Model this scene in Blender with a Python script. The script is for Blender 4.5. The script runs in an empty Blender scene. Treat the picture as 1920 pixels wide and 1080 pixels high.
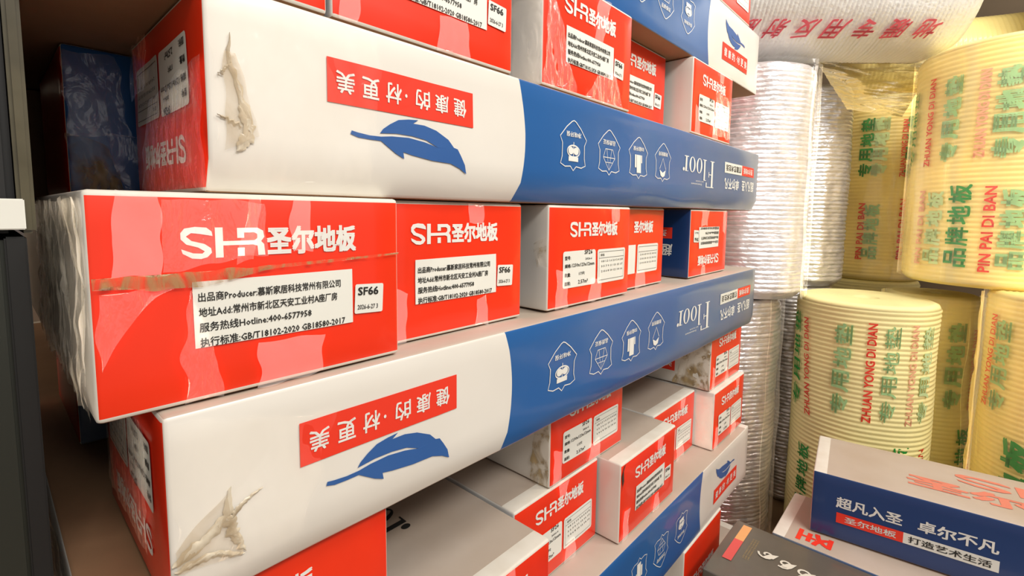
import bpy, bmesh, math, random
from mathutils import Vector, Matrix, noise
from math import sin, cos, pi, radians as R_

S = bpy.context.scene
COL = S.collection
# ------------------------------------------------------------------ camera
_f, _cx, _cy, _cz, _yaw, _pit, _rol = 908.7563, -.10773, -.37546, -.01186, .82792, -.092116, .010943
fw = Vector((sin(_yaw)*cos(_pit), cos(_yaw)*cos(_pit), sin(_pit)))
r0 = Vector((cos(_yaw), -sin(_yaw), 0)); u0 = r0.cross(fw)
rr = r0*cos(_rol)+u0*sin(_rol); uu = -r0*sin(_rol)+u0*cos(_rol)
cam = bpy.data.cameras.new('camera'); cam_o = bpy.data.objects.new('camera', cam); COL.objects.link(cam_o)
cam.sensor_width = 36; cam.lens = 36*_f/1920; cam.clip_start = .01; cam.clip_end = 50
cam.shift_x = 8.0/1920; cam.shift_y = -57.5/1920
mw = Matrix((rr, uu, -fw)).transposed().to_4x4(); mw.translation = (_cx, _cy, _cz)
cam_o.matrix_world = mw
S.camera = cam_o
# ------------------------------------------------------------------ world and light
S.view_settings.view_transform = 'Standard'; S.view_settings.look = 'None'
S.view_settings.gamma = 1; S.view_settings.use_curve_mapping = False
S.view_settings.exposure = 0.0
w = bpy.data.worlds.new('world'); S.world = w; w.use_nodes = True
w.node_tree.nodes['Background'].inputs[0].default_value = (1, .95, .88, 1)
w.node_tree.nodes['Background'].inputs[1].default_value = .5
def area(name, loc, target, sx, sy, power, color=(1, .96, .9)):
    l = bpy.data.lights.new(name, 'AREA'); l.shape = 'RECTANGLE'; l.size = sx; l.size_y = sy
    l.energy = power; l.color = color
    o = bpy.data.objects.new(name, l); COL.objects.link(o); o.location = loc
    o.rotation_euler = (Vector(target)-Vector(loc)).to_track_quat('-Z', 'Y').to_euler()
    return o
area('shop_light', (.15, -1.75, 1.45), (.6, .1, 0), 1.5, .4, 42)
area('shop_light', (1.15, -1.0, 1.55), (1.6, -.1, -.2), 1.2, .3, 25)

# ------------------------------------------------------------------ materials
def mat(name, color, rough=.5, metal=0, coat=0, coat_rough=.12, var=.06, vscale=9, bump=0, bscale=40,
        wrinkle=0, wscale=14, alpha=1, var_color=None, emit=0, stretch=(1, 1, 1), wmask=True, sheen=None):
    m = bpy.data.materials.new(name); m.use_nodes = True
    nt = m.node_tree; n = nt.nodes; L = nt.links
    b = n['Principled BSDF']
    def N(t, **k):
        x = n.new(t)
        for a, v in k.items(): setattr(x, a, v)
        return x
    tc = N('ShaderNodeTexCoord')
    b.inputs['Roughness'].default_value = rough; b.inputs['Metallic'].default_value = metal
    b.inputs['Coat Weight'].default_value = coat; b.inputs['Coat Roughness'].default_value = coat_rough
    b.inputs['Alpha'].default_value = alpha
    c = (*color, 1)
    if var:
        nz = N('ShaderNodeTexNoise'); nz.inputs['Scale'].default_value = vscale; nz.inputs['Detail'].default_value = 5
        L.new(tc.outputs['Object'], nz.inputs['Vector'])
        rp = N('ShaderNodeMapRange'); rp.inputs[1].default_value = .42; rp.inputs[2].default_value = .75
        L.new(nz.outputs['Fac'], rp.inputs[0])
        mx = N('ShaderNodeMix', data_type='RGBA')
        mx.inputs[6].default_value = c
        vc = var_color or tuple(v*(1-var*2.2) for v in color)
        mx.inputs[7].default_value = (*vc, 1)
        if var_color:
            mm = N('ShaderNodeMath', operation='MULTIPLY'); mm.inputs[1].default_value = var
            L.new(rp.outputs[0], mm.inputs[0]); L.new(mm.outputs[0], mx.inputs[0])
        else: L.new(rp.outputs[0], mx.inputs[0])
        L.new(mx.outputs[2], b.inputs['Base Color'])
    else: b.inputs['Base Color'].default_value = c
    if bump:
        nb = N('ShaderNodeTexNoise'); nb.inputs['Scale'].default_value = bscale; nb.inputs['Detail'].default_value = 4
        mp = N('ShaderNodeMapping'); mp.inputs['Scale'].default_value = stretch
        L.new(tc.outputs['Object'], mp.inputs[0]); L.new(mp.outputs[0], nb.inputs['Vector'])
        bp = N('ShaderNodeBump'); bp.inputs['Strength'].default_value = bump; bp.inputs['Distance'].default_value = .004
        L.new(nb.outputs['Fac'], bp.inputs['Height']); L.new(bp.outputs[0], b.inputs['Normal'])
    if wrinkle:
        nw = N('ShaderNodeTexNoise'); nw.inputs['Scale'].default_value = wscale; nw.inputs['Detail'].default_value = 5
        nw.inputs['Distortion'].default_value = 1.6; nw.inputs['Roughness'].default_value = .45
        try: nw.noise_type = 'RIDGED_MULTIFRACTAL'
        except Exception: pass
        mp2 = N('ShaderNodeMapping'); mp2.inputs['Rotation'].default_value = (.3, .5, .4)
        mp2.inputs['Scale'].default_value = (1, 1, .55)
        L.new(tc.outputs['Object'], mp2.inputs[0]); L.new(mp2.outputs[0], nw.inputs['Vector'])
        h = nw.outputs['Fac']
        if wmask:
            nm = N('ShaderNodeTexNoise'); nm.inputs['Scale'].default_value = 5; nm.inputs['Detail'].default_value = 1
            L.new(tc.outputs['Object'], nm.inputs['Vector'])
            rm = N('ShaderNodeMapRange'); rm.inputs[1].default_value = .48; rm.inputs[2].default_value = .68
            L.new(nm.outputs['Fac'], rm.inputs[0])
            mu = N('ShaderNodeMath', operation='MULTIPLY'); L.new(h, mu.inputs[0]); L.new(rm.outputs[0], mu.inputs[1]); h = mu.outputs[0]
        bw = N('ShaderNodeBump'); bw.inputs['Strength'].default_value = wrinkle; bw.inputs['Distance'].default_value = .006
        L.new(h, bw.inputs['Height']); L.new(bw.outputs[0], b.inputs['Coat Normal'])
        if alpha == 1 and not bump:
            b3 = N('ShaderNodeBump'); b3.inputs['Strength'].default_value = wrinkle*.55; b3.inputs['Distance'].default_value = .003
            L.new(h, b3.inputs['Height']); L.new(b3.outputs[0], b.inputs['Normal'])
    return m

WHITE, BLUE, SHADED_BLUE, RED = (.86, .83, .77), (.010, .105, .37), (.006, .040, .17), (.95, .034, .005)
M = {
 'red': mat('red_print', RED, .38, coat=.35, wrinkle=.35, var=.05),
 'top': mat('pale_board', (.53, .45, .38), .6, var=.6, var_color=(.42, .32, .23), vscale=6, bump=.15, bscale=30),
 'kraft': mat('brown_board', (.36, .20, .105), .8, var=.08, bump=.2),
 'rim': mat('white_board_edge', (.78, .74, .66), .6, var=.3, var_color=(.55, .46, .34), vscale=30),
 'label': mat('label_paper', (.86, .86, .79), .45, coat=.15, var=.02),
 'ink': mat('black_ink', (.022, .022, .02), .5, var=0),
 'grey_ink': mat('grey_ink', (.12, .12, .11), .5, var=0),
 'wprint': mat('white_print', (.86, .85, .80), .45, var=0),
 'rprint': mat('red_banner_print', (.88, .045, .02), .4, var=0),
 'faint_red': mat('faded_red_print', (.70, .22, .15), .6, var=0),
 'bprint': mat('blue_leaf_print', (.03, .115, .36), .4, coat=.2, var=0),
 'film': mat('clear_film', (.95, .86, .82), .16, alpha=.24, var=0, wrinkle=.5, wscale=26, wmask=False),
 'tape': mat('sealing_tape', (.95, .84, .80), .22, alpha=.36, var=0, wrinkle=.15, wscale=20, wmask=False),
 'crease': mat('crumpled_film', (.72, .62, .46), .25, alpha=.45, var=.5, var_color=(.38, .27, .13), vscale=45, wrinkle=1, wscale=40, wmask=False),
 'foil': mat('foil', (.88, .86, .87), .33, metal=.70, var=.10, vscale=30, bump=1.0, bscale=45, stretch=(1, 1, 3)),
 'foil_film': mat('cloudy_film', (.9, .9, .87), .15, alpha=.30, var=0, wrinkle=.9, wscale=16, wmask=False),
 'shaded_foil': mat('shaded_foil', (.74, .70, .69), .28, metal=.97, var=.15, vscale=30, bump=1.0, bscale=45, stretch=(1, 1, 3)),  # darker copy of the foil, the lower roll's shade put into its colour
 'foam': mat('yellow_foam', (.97, .87, .42), .6, var=.12, vscale=4, bump=.1, bscale=80),
 'foam_warm': mat('warm_yellow_foam', (.95, .78, .30), .5, var=.12, vscale=4, coat=.3, wrinkle=.6),
 'roll_film': mat('roll_film', (.98, .95, .78), .12, alpha=.10, var=0, wrinkle=.9, wscale=9, wmask=True),
 'green': mat('green_ink', (.015, .30, .045), .5, var=0),
 'ghost': mat('pale_green_ink', (.36, .60, .27), .6, var=.1, vscale=40),
 'ghost2': mat('paler_green_ink', (.56, .72, .38), .6, var=0),
 'rink': mat('red_ink', (.78, .05, .025), .5, var=0),
 'pink': mat('pale_red_ink', (.86, .44, .27), .6, var=0),
 'pinkink': mat('pink_stamp_ink', (.78, .12, .16), .5, var=0),
 'dark': mat('dark_board', (.105, .09, .07), .35, coat=.4, var=.5, var_color=(.22, .19, .15), vscale=5, wrinkle=.3),
 'orange': mat('orange_print', (.85, .42, .16), .5, var=0),
 'coral': mat('coral_print', (.75, .10, .09), .5, var=0),
 'cream': mat('cream_print', (.74, .70, .60), .5, var=0),
 'gold': mat('gold_ink', (.42, .30, .12), .5, var=0),
 'cabinet': mat('dark_painted_steel', (.030, .034, .026), .45, var=.2, vscale=3),
 'black': mat('black_rubber', (.008, .008, .008), .6, var=0),
 'olive': mat('olive_film', (.10, .085, .045), .3, coat=.4, wrinkle=.6, wmask=False, var=.2, vscale=20),
 'plaster': mat('wall_paint', (.66, .58, .46), .8, var=.05, vscale=2),
 'floor': mat('floor_boards', (.33, .215, .12), .55, var=.2, vscale=4),
 'dent': mat('torn_edge', (.05, .035, .025), .9, var=0),
}
def film_mat(name, tint, haze, gloss, scale, strength, rough=.1, streak=(1, 1, 1), patchy=0):
    """clear or cloudy plastic: mostly see-through, a milky share, sharp highlights on its wrinkles"""
    m = bpy.data.materials.new(name); m.use_nodes = True
    nt = m.node_tree; n = nt.nodes; L = nt.links
    n.remove(n['Principled BSDF']); out = n['Material Output']
    tc = n.new('ShaderNodeTexCoord'); mp = n.new('ShaderNodeMapping'); mp.inputs['Scale'].default_value = streak
    mp.inputs['Rotation'].default_value = (.35, .2, .5)
    nz = n.new('ShaderNodeTexNoise'); nz.inputs['Scale'].default_value = scale; nz.inputs['Detail'].default_value = 4
    nz.inputs['Distortion'].default_value = 1.2
    L.new(tc.outputs['Object'], mp.inputs[0]); L.new(mp.outputs[0], nz.inputs['Vector'])
    bp = n.new('ShaderNodeBump'); bp.inputs['Strength'].default_value = strength; bp.inputs['Distance'].default_value = .006
    L.new(nz.outputs['Fac'], bp.inputs['Height'])
    tr = n.new('ShaderNodeBsdfTransparent'); df = n.new('ShaderNodeBsdfDiffuse'); df.inputs[0].default_value = (*tint, 1)
    gl = n.new('ShaderNodeBsdfGlossy'); gl.inputs['Roughness'].default_value = rough
    L.new(bp.outputs[0], gl.inputs['Normal'])
    m1 = n.new('ShaderNodeMixShader'); m1.inputs[0].default_value = haze
    L.new(tr.outputs[0], m1.inputs[1]); L.new(df.outputs[0], m1.inputs[2])
    if patchy:
        n2 = n.new('ShaderNodeTexNoise'); n2.inputs['Scale'].default_value = scale*.8; n2.inputs['Detail'].default_value = 6; n2.inputs['Distortion'].default_value = 2
        L.new(mp.outputs[0], n2.inputs['Vector'])
        r2 = n.new('ShaderNodeMapRange'); r2.inputs[1].default_value = .42; r2.inputs[2].default_value = .62
        r2.inputs[3].default_value = haze*(1-patchy); r2.inputs[4].default_value = haze
        L.new(n2.outputs['Fac'], r2.inputs[0]); L.new(r2.outputs[0], m1.inputs[0])
    lw = n.new('ShaderNodeFresnel'); lw.inputs[0].default_value = 1.5; L.new(bp.outputs[0], lw.inputs['Normal'])
    mu = n.new('ShaderNodeMath'); mu.operation = 'MULTIPLY'; mu.inputs[1].default_value = gloss; mu.use_clamp = True
    L.new(lw.outputs[0], mu.inputs[0])
    m2 = n.new('ShaderNodeAddShader'); L.new(mu.outputs[0], gl.inputs[0]); L.new(m1.outputs[0], m2.inputs[0]); L.new(gl.outputs[0], m2.inputs[1])
    L.new(m2.outputs[0], out.inputs[0])
    return m
M['film'] = film_mat('clear_film', (.95, .86, .82), .10, 1.6, 30, 1.0, .14, (1, 2.2, .8))
M['tape'] = film_mat('sealing_tape', (.97, .86, .83), .24, 1.0, 25, .35, .2)
M['crease'] = film_mat('crumpled_film', (.40, .28, .13), .80, .5, 30, 1.0, .22, (1, 2.5, .7), .85)
M['clear'] = film_mat('tight_clear_film', (.85, .80, .70), .05, .22, 14, .8, .16, (1, 2.6, .7), .9)
M['scar'] = mat('dirty_folded_film', (.72, .64, .50), .28, coat=.4, var=.9, var_color=(.33, .23, .12), vscale=70, wrinkle=.8, wscale=40, wmask=False)
M['stain'] = film_mat('stained_film', (.58, .45, .28), .48, .5, 22, .8, .2, (1, 1.8, .7), .6)
M['side_film'] = film_mat('dusty_film', (.70, .62, .48), .45, 1.4, 14, 1.0, .16, (3, 1, .5), .8)
M['foil_film'] = film_mat('cloudy_film', (.92, .92, .90), .06, .7, 10, .8, .12, (1, 1, .4))
M['roll_film'] = film_mat('roll_film', (.95, .95, .80), .12, 1.0, 9, .9, .12, (1, 1, .35), .5)
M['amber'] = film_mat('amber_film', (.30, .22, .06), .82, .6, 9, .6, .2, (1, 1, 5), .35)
def side_mat(name, front, blue=None):
    blue = blue or BLUE
    """long side: blue print ending in a shallow curve, white board beyond it"""
    m = mat(name, WHITE, .3, coat=.45, wrinkle=.30, wscale=9, var=.35, var_color=(.70, .64, .54), vscale=4)
    nt = m.node_tree; n = nt.nodes; L = nt.links; b = n['Principled BSDF']
    tc = [x for x in n if x.type == 'TEX_COORD'][0]
    sp = n.new('ShaderNodeSeparateXYZ'); L.new(tc.outputs['Object'], sp.inputs[0])
    def mth(op, a, bb):
        x = n.new('ShaderNodeMath'); x.operation = op
        for i, v in enumerate((a, bb)):
            if isinstance(v, (int, float)): x.inputs[i].default_value = v
            else: L.new(v, x.inputs[i])
        return x.outputs[0]
    u = mth('ADD', mth('MULTIPLY', sp.outputs[0], 1 if front else -1), LEN/2)
    z2 = mth('MULTIPLY', mth('MULTIPLY', sp.outputs[2], sp.outputs[2]), 2.6)
    mask = mth('LESS_THAN', u, mth('ADD', z2, .906))
    base = b.inputs['Base Color'].links[0].from_socket
    nz = n.new('ShaderNodeTexNoise'); nz.inputs['Scale'].default_value = 5; nz.inputs['Detail'].default_value = 4
    L.new(tc.outputs['Object'], nz.inputs['Vector'])
    bl = n.new('ShaderNodeMix'); bl.data_type = 'RGBA'
    bl.inputs[6].default_value = (*blue, 1); bl.inputs[7].default_value = (blue[0]*1.6+.008, blue[1]*1.25, blue[2]*1.0, 1)
    L.new(nz.outputs['Fac'], bl.inputs[0])
    if blue is BLUE:   # grey dust that gathered towards the far end of the blue print
        rm = n.new('ShaderNodeMapRange'); rm.inputs[1].default_value = .50; rm.inputs[2].default_value = .02
        L.new(u, rm.inputs[0])
        dust = mth('MULTIPLY', mth('MULTIPLY', rm.outputs[0], nz.outputs['Fac']), 1.25)
        b2 = n.new('ShaderNodeMix'); b2.data_type = 'RGBA'; b2.clamp_factor = True
        L.new(dust, b2.inputs[0]); L.new(bl.outputs[2], b2.inputs[6]); b2.inputs[7].default_value = (.26, .27, .26, 1)
        bl = b2
    mx = n.new('ShaderNodeMix'); mx.data_type = 'RGBA'
    L.new(mask, mx.inputs[0]); L.new(base, mx.inputs[6]); L.new(bl.outputs[2], mx.inputs[7])
    L.new(mx.outputs[2], b.inputs['Base Color'])
    return m
LEN, WID, HEI = 1.235, .215, .141
M['side_f'] = side_mat('long_side_print', True)
M['side_b'] = side_mat('long_side_print_back', False)
M['plain_f'] = side_mat('clean_side_print', True, (.012, .10, .36))
M['shaded_f'] = side_mat('shaded_side_print', True, SHADED_BLUE)  # same blue print, darkened in colour for cartons in dim light
M['shaded_b'] = side_mat('shaded_side_print_back', False, SHADED_BLUE)
SHADED_SIDES = [M['red'], M['shaded_f'], M['shaded_b'], M['top'], M['kraft'], M['rim']]

# ------------------------------------------------------------------ helpers
def tag(o, label=None, cat=None, group=None, kind=None):
    if label: o['label'] = label
    if cat: o['category'] = cat
    if group: o['group'] = group
    if kind: o['kind'] = kind
    return o
def mesh(name, verts, faces, mats, parent=None, smooth=False, midx=None):
    me = bpy.data.meshes.new(name); me.from_pydata([tuple(v) for v in verts], [], faces)
    for m in (mats if isinstance(mats, (list, tuple)) else [mats]): me.materials.append(m)
    if midx: me.polygons.foreach_set('material_index', midx)
    if smooth: me.polygons.foreach_set('use_smooth', [True]*len(me.polygons))
    me.update()
    o = bpy.data.objects.new(name, me); COL.objects.link(o)
    if parent: o.parent = parent
    return o
def box_geo(x0, y0, z0, x1, y1, z1):
    v = [(x, y, z) for z in (z0, z1) for y in (y0, y1) for x in (x0, x1)]
    return v, [(0, 2, 3, 1), (4, 5, 7, 6), (0, 1, 5, 4), (2, 6, 7, 3), (0, 4, 6, 2), (1, 3, 7, 5)]
def bevel_box(name, dims, m, parent=None, r=.003):
    v, f = box_geo(*dims); o = mesh(name, v, f, m, parent)
    bm = bmesh.new(); bm.from_mesh(o.data)
    bmesh.ops.bevel(bm, geom=bm.edges[:], offset=r, segments=2, affect='EDGES'); bm.to_mesh(o.data); bm.free()
    return o
_tc = {}
def text_geo(s, bold=0.0, res=2):
    k = (s, bold, res)
    if k in _tc: return _tc[k]
    cu = bpy.data.curves.new('t', 'FONT'); cu.body = s; cu.size = 1; cu.resolution_u = res
    ob = bpy.data.objects.new('t', cu); COL.objects.link(ob)
    dg = bpy.context.evaluated_depsgraph_get()
    me = bpy.data.meshes.new_from_object(ob.evaluated_get(dg))
    vs = [(v.co.x, v.co.y) for v in me.vertices]; fs = [tuple(p.vertices) for p in me.polygons]
    bpy.data.objects.remove(ob); bpy.data.curves.remove(cu); bpy.data.meshes.remove(me)
    if bold:
        d = bold*.75; g0, f0 = vs, fs; vs, fs = [], []
        for ox, oy in ((-d, -d), (d, -d), (d, d), (-d, d)):
            k_ = len(vs); vs = vs+[(x+ox, y+oy) for x, y in g0]; fs = fs+[tuple(i+k_ for i in f) for f in f0]
    x0 = min(v[0] for v in vs); x1 = max(v[0] for v in vs); y0 = min(v[1] for v in vs); y1 = max(v[1] for v in vs)
    vs = [((x-x0)/(x1-x0), (y-y0)/(y1-y0)) for x, y in vs]
    _tc[k] = (vs, fs); return _tc[k]
def fit(geo, rect, rot=0):
    """unit-square geometry into rect (u0,v0,u1,v1); rot quarter turns ccw"""
    vs, fs = geo; o = []
    for x, y in vs:
        for _ in range(rot % 4): x, y = 1-y, x
        o.append((rect[0]+x*(rect[2]-rect[0]), rect[1]+y*(rect[3]-rect[1])))
    return o, fs
def rotg(geo, deg, c):
    a = R_(deg); vs, fs = geo
    return [(c[0]+(x-c[0])*cos(a)-(y-c[1])*sin(a), c[1]+(x-c[0])*sin(a)+(y-c[1])*cos(a)) for x, y in vs], fs
def join(*gs):
    V, F_ = [], []
    for vs, fs in gs:
        k = len(V); V += list(vs); F_ += [tuple(i+k for i in f) for f in fs]
    return V, F_
def poly(pts):
    """fill a (possibly concave) outline"""
    from mathutils.geometry import tessellate_polygon
    t = tessellate_polygon([[Vector((x, y, 0)) for x, y in pts]])
    return list(pts), [tuple(a) for a in t]
def rect(u0, v0, u1, v1, nx=1, ny=1):
    vs = [(u0+(u1-u0)*i/nx, v0+(v1-v0)*j/ny) for j in range(ny+1) for i in range(nx+1)]
    return vs, [(j*(nx+1)+i, j*(nx+1)+i+1, (j+1)*(nx+1)+i+1, (j+1)*(nx+1)+i) for j in range(ny) for i in range(nx)]
def quad(c, nx=6, ny=6):
    (a, b, c_, d) = [Vector(p) for p in c]; vs = []
    for j in range(ny+1):
        for i in range(nx+1):
            s, t = i/nx, j/ny; p = (a*(1-s)+b*s)*(1-t)+(d*(1-s)+c_*s)*t; vs.append((p.x, p.y))
    return vs, rect(0, 0, 1, 1, nx, ny)[1]
def ribbon(pts, w_, closed=True):
    n = len(pts); vs, fs = [], []
    for i, (x, y) in enumerate(pts):
        a = pts[(i-1) % n] if closed or i else pts[i]; b = pts[(i+1) % n] if closed or i < n-1 else pts[i]
        d = Vector((b[0]-a[0], b[1]-a[1])).normalized(); nx, ny = -d.y*w_/2, d.x*w_/2
        vs += [(x+nx, y+ny), (x-nx, y-ny)]
    for i in range(n if closed else n-1):
        j = (i+1) % n; fs.append((2*i, 2*i+1, 2*j+1, 2*j))
    return vs, fs
def ell(cx, cy, rx, ry, n=24): return [(cx+rx*cos(2*pi*i/n), cy+ry*sin(2*pi*i/n)) for i in range(n)]
def ring(cx, cy, rx, ry, ix, iy, n=28):
    a, b = ell(cx, cy, rx, ry, n), ell(cx, cy, ix, iy, n)
    return a+b, [(i, (i+1) % n, n+(i+1) % n, n+i) for i in range(n)]
# artwork in unit squares ------------------------------------------------------
SHR_S = [(885,285),(900,265),(940,258),(985,262),(1005,280),(1008,300),(960,290),(925,285),(905,300),(925,320),(975,335),(1000,355),(1003,375),(985,395),(960,402),(925,398),(890,375),(885,355),(930,375),(965,378),(975,368),(950,350),(905,335),(885,312)]
SHR_R = [(1110,265),(1200,265),(1225,280),(1230,310),(1215,330),(1228,345),(1232,397),(1200,397),(1198,352),(1180,345),(1150,345),(1150,325),(1185,325),(1198,315),(1198,295),(1185,287),(1140,287),(1140,312),(1110,312)]
def logo_left():
    n = lambda P: [((x-880)/354, (402-y)/144) for x, y in P]
    return join(poly(n(SHR_S)), poly(n([(1018,262),(1050,262),(1050,400),(1018,400)])), poly(n([(1050,325),(1150,325),(1150,345),(1050,345)])),
                poly(n(SHR_R)), poly(n([(1110,358),(1140,358),(1140,397),(1110,397)])))
LG = logo_left()
def logo(u0, v0, u1, v1):
    k = u0+(u1-u0)*.425
    return join(fit(LG, (u0, v0, k, v1)), fit(text_geo('圣尔地板', .05), (k+.001, v0, u1, v1)))
LEAF = [(1.128,.086),(1.129,.089),(1.122,.091),(1.111,.0915),(1.1,.0915),(1.093,.096),(1.085,.101),(1.076,.105),(1.077,.099),(1.067,.101),(1.044,.104),(1.021,.105),(1.009,.109),(1.0,.114),(1.002,.105),(1.007,.097),(1.012,.09),(1.017,.089),(1.024,.082),(1.039,.075),(1.053,.072),(1.066,.072),(1.06,.068),(1.071,.069),(1.082,.071),(1.091,.076),(1.098,.081),(1.101,.085),(1.084,.0833),(1.067,.0835),(1.051,.0855),(1.037,.091),(1.053,.0875),(1.071,.0855),(1.089,.0863),(1.1,.0878),(1.111,.088),(1.122,.087)]
SHIELD = [(.814,.034),(.826,.042),(.84,.055),(.835,.063),(.835,.08),(.838,.089),(.828,.0925),(.816,.0915),(.8095,.097),(.803,.0915),(.791,.0925),(.781,.089),(.784,.08),(.784,.063),(.779,.055),(.793,.042),(.805,.034),(.8095,.0325)]
def floor_word(u0, v0, u1, v1):
    g = []
    R = lambda a, b, c, d: g.append(rect(a, b, c, d))
    # F with serifs, tall
    R(.03, 0, .17, .03); R(.07, 0, .13, 1); R(.03, .97, .30, 1); R(.27, .82, .30, 1); R(.13, .5, .22, .53); R(.20, .42, .22, .62)
    # l
    R(.30, 0, .42, .03); R(.34, 0, .385, .76); R(.30, .74, .385, .76)
    g.append(ring(.53, .26, .09, .27, .045, .245)); g.append(ring(.74, .26, .09, .27, .045, .245))
    R(.85, 0, .97, .03); R(.89, 0, .935, .52); R(.85, .50, .935, .52); g.append(poly(ell(.975, .46, .028, .06, 14)))
    return fit(join(*g), (u0, v0, u1, v1))

# ------------------------------------------------------------------ carton
def disp(o, face, u, v):
    """gentle buckling of the board, in metres along the face normal"""
    s = o['sd']*7.31+{'front': 0, 'back': 3, 'end_l': 6, 'end_r': 9, 'top': 12, 'bottom': 15}[face]
    d = noise.noise(Vector((u*7, v*11, s)))*.0020*o['wob']+noise.noise(Vector((u*26, v*26, s+3)))*.0005*o['wob']
    U = o['w'] if face.startswith('end') else LEN
    V = o['w'] if face in ('top', 'bottom') else HEI
    e = min(u, U-u, v, V-v); e = max(0, min(1, e/.02))
    return d*e*e*(3-2*e)
def fr(o, face, u, v, h=0.0):
    h += disp(o, face, u, v); WID = o['w']
    if face == 'front': return (-LEN/2+u, -WID/2-h, -HEI/2+v)
    if face == 'back': return (LEN/2-u, WID/2+h, -HEI/2+v)
    if face == 'end_l': return (-LEN/2-h, WID/2-u, -HEI/2+v)
    if face == 'end_r': return (LEN/2+h, -WID/2+u, -HEI/2+v)
    if face == 'top': return (-LEN/2+u, -WID/2+v, HEI/2+h)
def art(o, name, face, geo, m, h=.0007, parent=None, cut=True, smooth=False, thick=0):
    vs, fs = geo
    if cut:
        bm = bmesh.new(); bv = [bm.verts.new((x, y, 0)) for x, y in vs]
        for f in fs:
            try: bm.faces.new([bv[i] for i in f])
            except ValueError: pass
        xs = [v[0] for v in vs]; ys = [v[1] for v in vs]
        for ax, lo, hi in ((0, min(xs), max(xs)), (1, min(ys), max(ys))):
            k = lo+.025
            while k < hi:
                co = (k, 0, 0) if ax == 0 else (0, k, 0); no = (1, 0, 0) if ax == 0 else (0, 1, 0)
                bmesh.ops.bisect_plane(bm, geom=bm.verts[:]+bm.edges[:]+bm.faces[:], plane_co=co, plane_no=no)
                k += .025
        bm.verts.index_update()
        vs = [(v.co.x, v.co.y) for v in bm.verts]; fs = [tuple(v.index for v in f.verts) for f in bm.faces]; bm.free()
    return mesh(name, [fr(o, face, u, v, h) for u, v in vs], fs, m, parent or o, smooth)
_n = [0]
def carton(label, x0, y0, z0, along='x', flip=False, yaw=0, wob=1.0, crush=0, group='floorboard cartons in the criss-cross stack',
           mats=None, cat='carton', name='flooring_carton', W=WID):
    _n[0] += 1
    L, H = LEN, HEI
    r = .0035
    def lat(h, n): return [-h, -h+.35*r, -h+r]+[-h+r+(2*h-2*r)*i/n for i in range(1, n)]+[h-r, h-.35*r, h]
    ax = [lat(L/2, 58), lat(W/2, 9), lat(H/2, 7)]
    sd = _n[0]
    vs, idx, fs, mi = [], {}, [], []
    o = bpy.data.objects.new(name, None) if False else None
    fake = {'sd': sd, 'wob': wob, 'w': W}
    def vert(i, j, k):
        key = (i, j, k)
        if key in idx: return idx[key]
        p = Vector((ax[0][i], ax[1][j], ax[2][k]))
        inn = Vector((max(-L/2+r, min(L/2-r, p.x)), max(-W/2+r, min(W/2-r, p.y)), max(-H/2+r, min(H/2-r, p.z))))
        d = p-inn
        q = inn+d.normalized()*r if d.length > 1e-9 else p.copy()
        if j == 0: q.y -= disp(fake, 'front', p.x+L/2, p.z+H/2)
        if j == len(ax[1])-1: q.y += disp(fake, 'back', L/2-p.x, p.z+H/2)
        if i == 0: q.x -= disp(fake, 'end_l', W/2-p.y, p.z+H/2)
        if i == len(ax[0])-1: q.x += disp(fake, 'end_r', p.y+W/2, p.z+H/2)
        if k == len(ax[2])-1: q.z += min(0, disp(fake, 'top', p.x+L/2, p.y+W/2))
        if k == 0: q.z += max(0, -disp(fake, 'bottom', p.x+L/2, p.y+W/2))
        if crush:
            t = max(0, min(1, (p.z-(H/2-.024))/.024)); s = max(0, min(1, (p.y-(W/2-.04))/.04))
            q.y -= crush*t*s*(1+.35*noise.noise(Vector((p.x*9, sd, 0))))
        idx[key] = len(vs); vs.append(q); return idx[key]
    nx, ny, nz = [len(a)-1 for a in ax]
    def add(a, b, c, d, m): fs.append((a, b, c, d)); mi.append(m)
    # slots: 0 end, 1 front, 2 back, 3 top, 4 bottom, 5 rim
    for i in range(nx):
        for k in range(nz):
            add(vert(i, 0, k), vert(i+1, 0, k), vert(i+1, 0, k+1), vert(i, 0, k+1), 1)
            add(vert(i, ny, k), vert(i, ny, k+1), vert(i+1, ny, k+1), vert(i+1, ny, k), 2)
    for j in range(ny):
        for k in range(nz):
            edge = 5 if (k >= nz-2 or k < 2 or j < 1 or j >= ny-1) else 0
            add(vert(0, j, k), vert(0, j, k+1), vert(0, j+1, k+1), vert(0, j+1, k), edge)
            add(vert(nx, j, k), vert(nx, j+1, k), vert(nx, j+1, k+1), vert(nx, j, k+1), edge)
    for i in range(nx):
        for j in range(ny):
            add(vert(i, j, nz), vert(i+1, j, nz), vert(i+1, j+1, nz), vert(i, j+1, nz), 5 if (not flip and (i <= 2 or i >= nx-3)) else (4 if flip else 3))
            add(vert(i, j, 0), vert(i, j+1, 0), vert(i+1, j+1, 0), vert(i+1, j, 0), 3 if flip else 4)
    ms = mats or [M['red'], M['side_f'], M['side_b'], M['top'], M['kraft'], M['rim']]
    o = mesh(name, vs, fs, ms, None, True, mi)
    o['sd'] = sd; o['wob'] = wob; o['w'] = W
    o.rotation_euler = (pi if flip else 0, 0, R_((90 if along == 'y' else 0)+yaw))
    dx, dy = (L/2, W/2) if along == 'x' else (W/2, L/2)
    o.location = (x0+dx, y0+dy, z0+H/2)
    if yaw:  # keep the corner (x0, far y) fixed when turned a little
        c, s = cos(R_(yaw)), sin(R_(yaw))
        px, py = (-dx, dy) if along == 'y' else (-dx, -dy)
        o.location.x = x0-(px*c-py*s); o.location.y = y0+(2*dy if along == 'y' else 0)-(px*s+py*c)
    return tag(o, label, cat, group)

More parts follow.
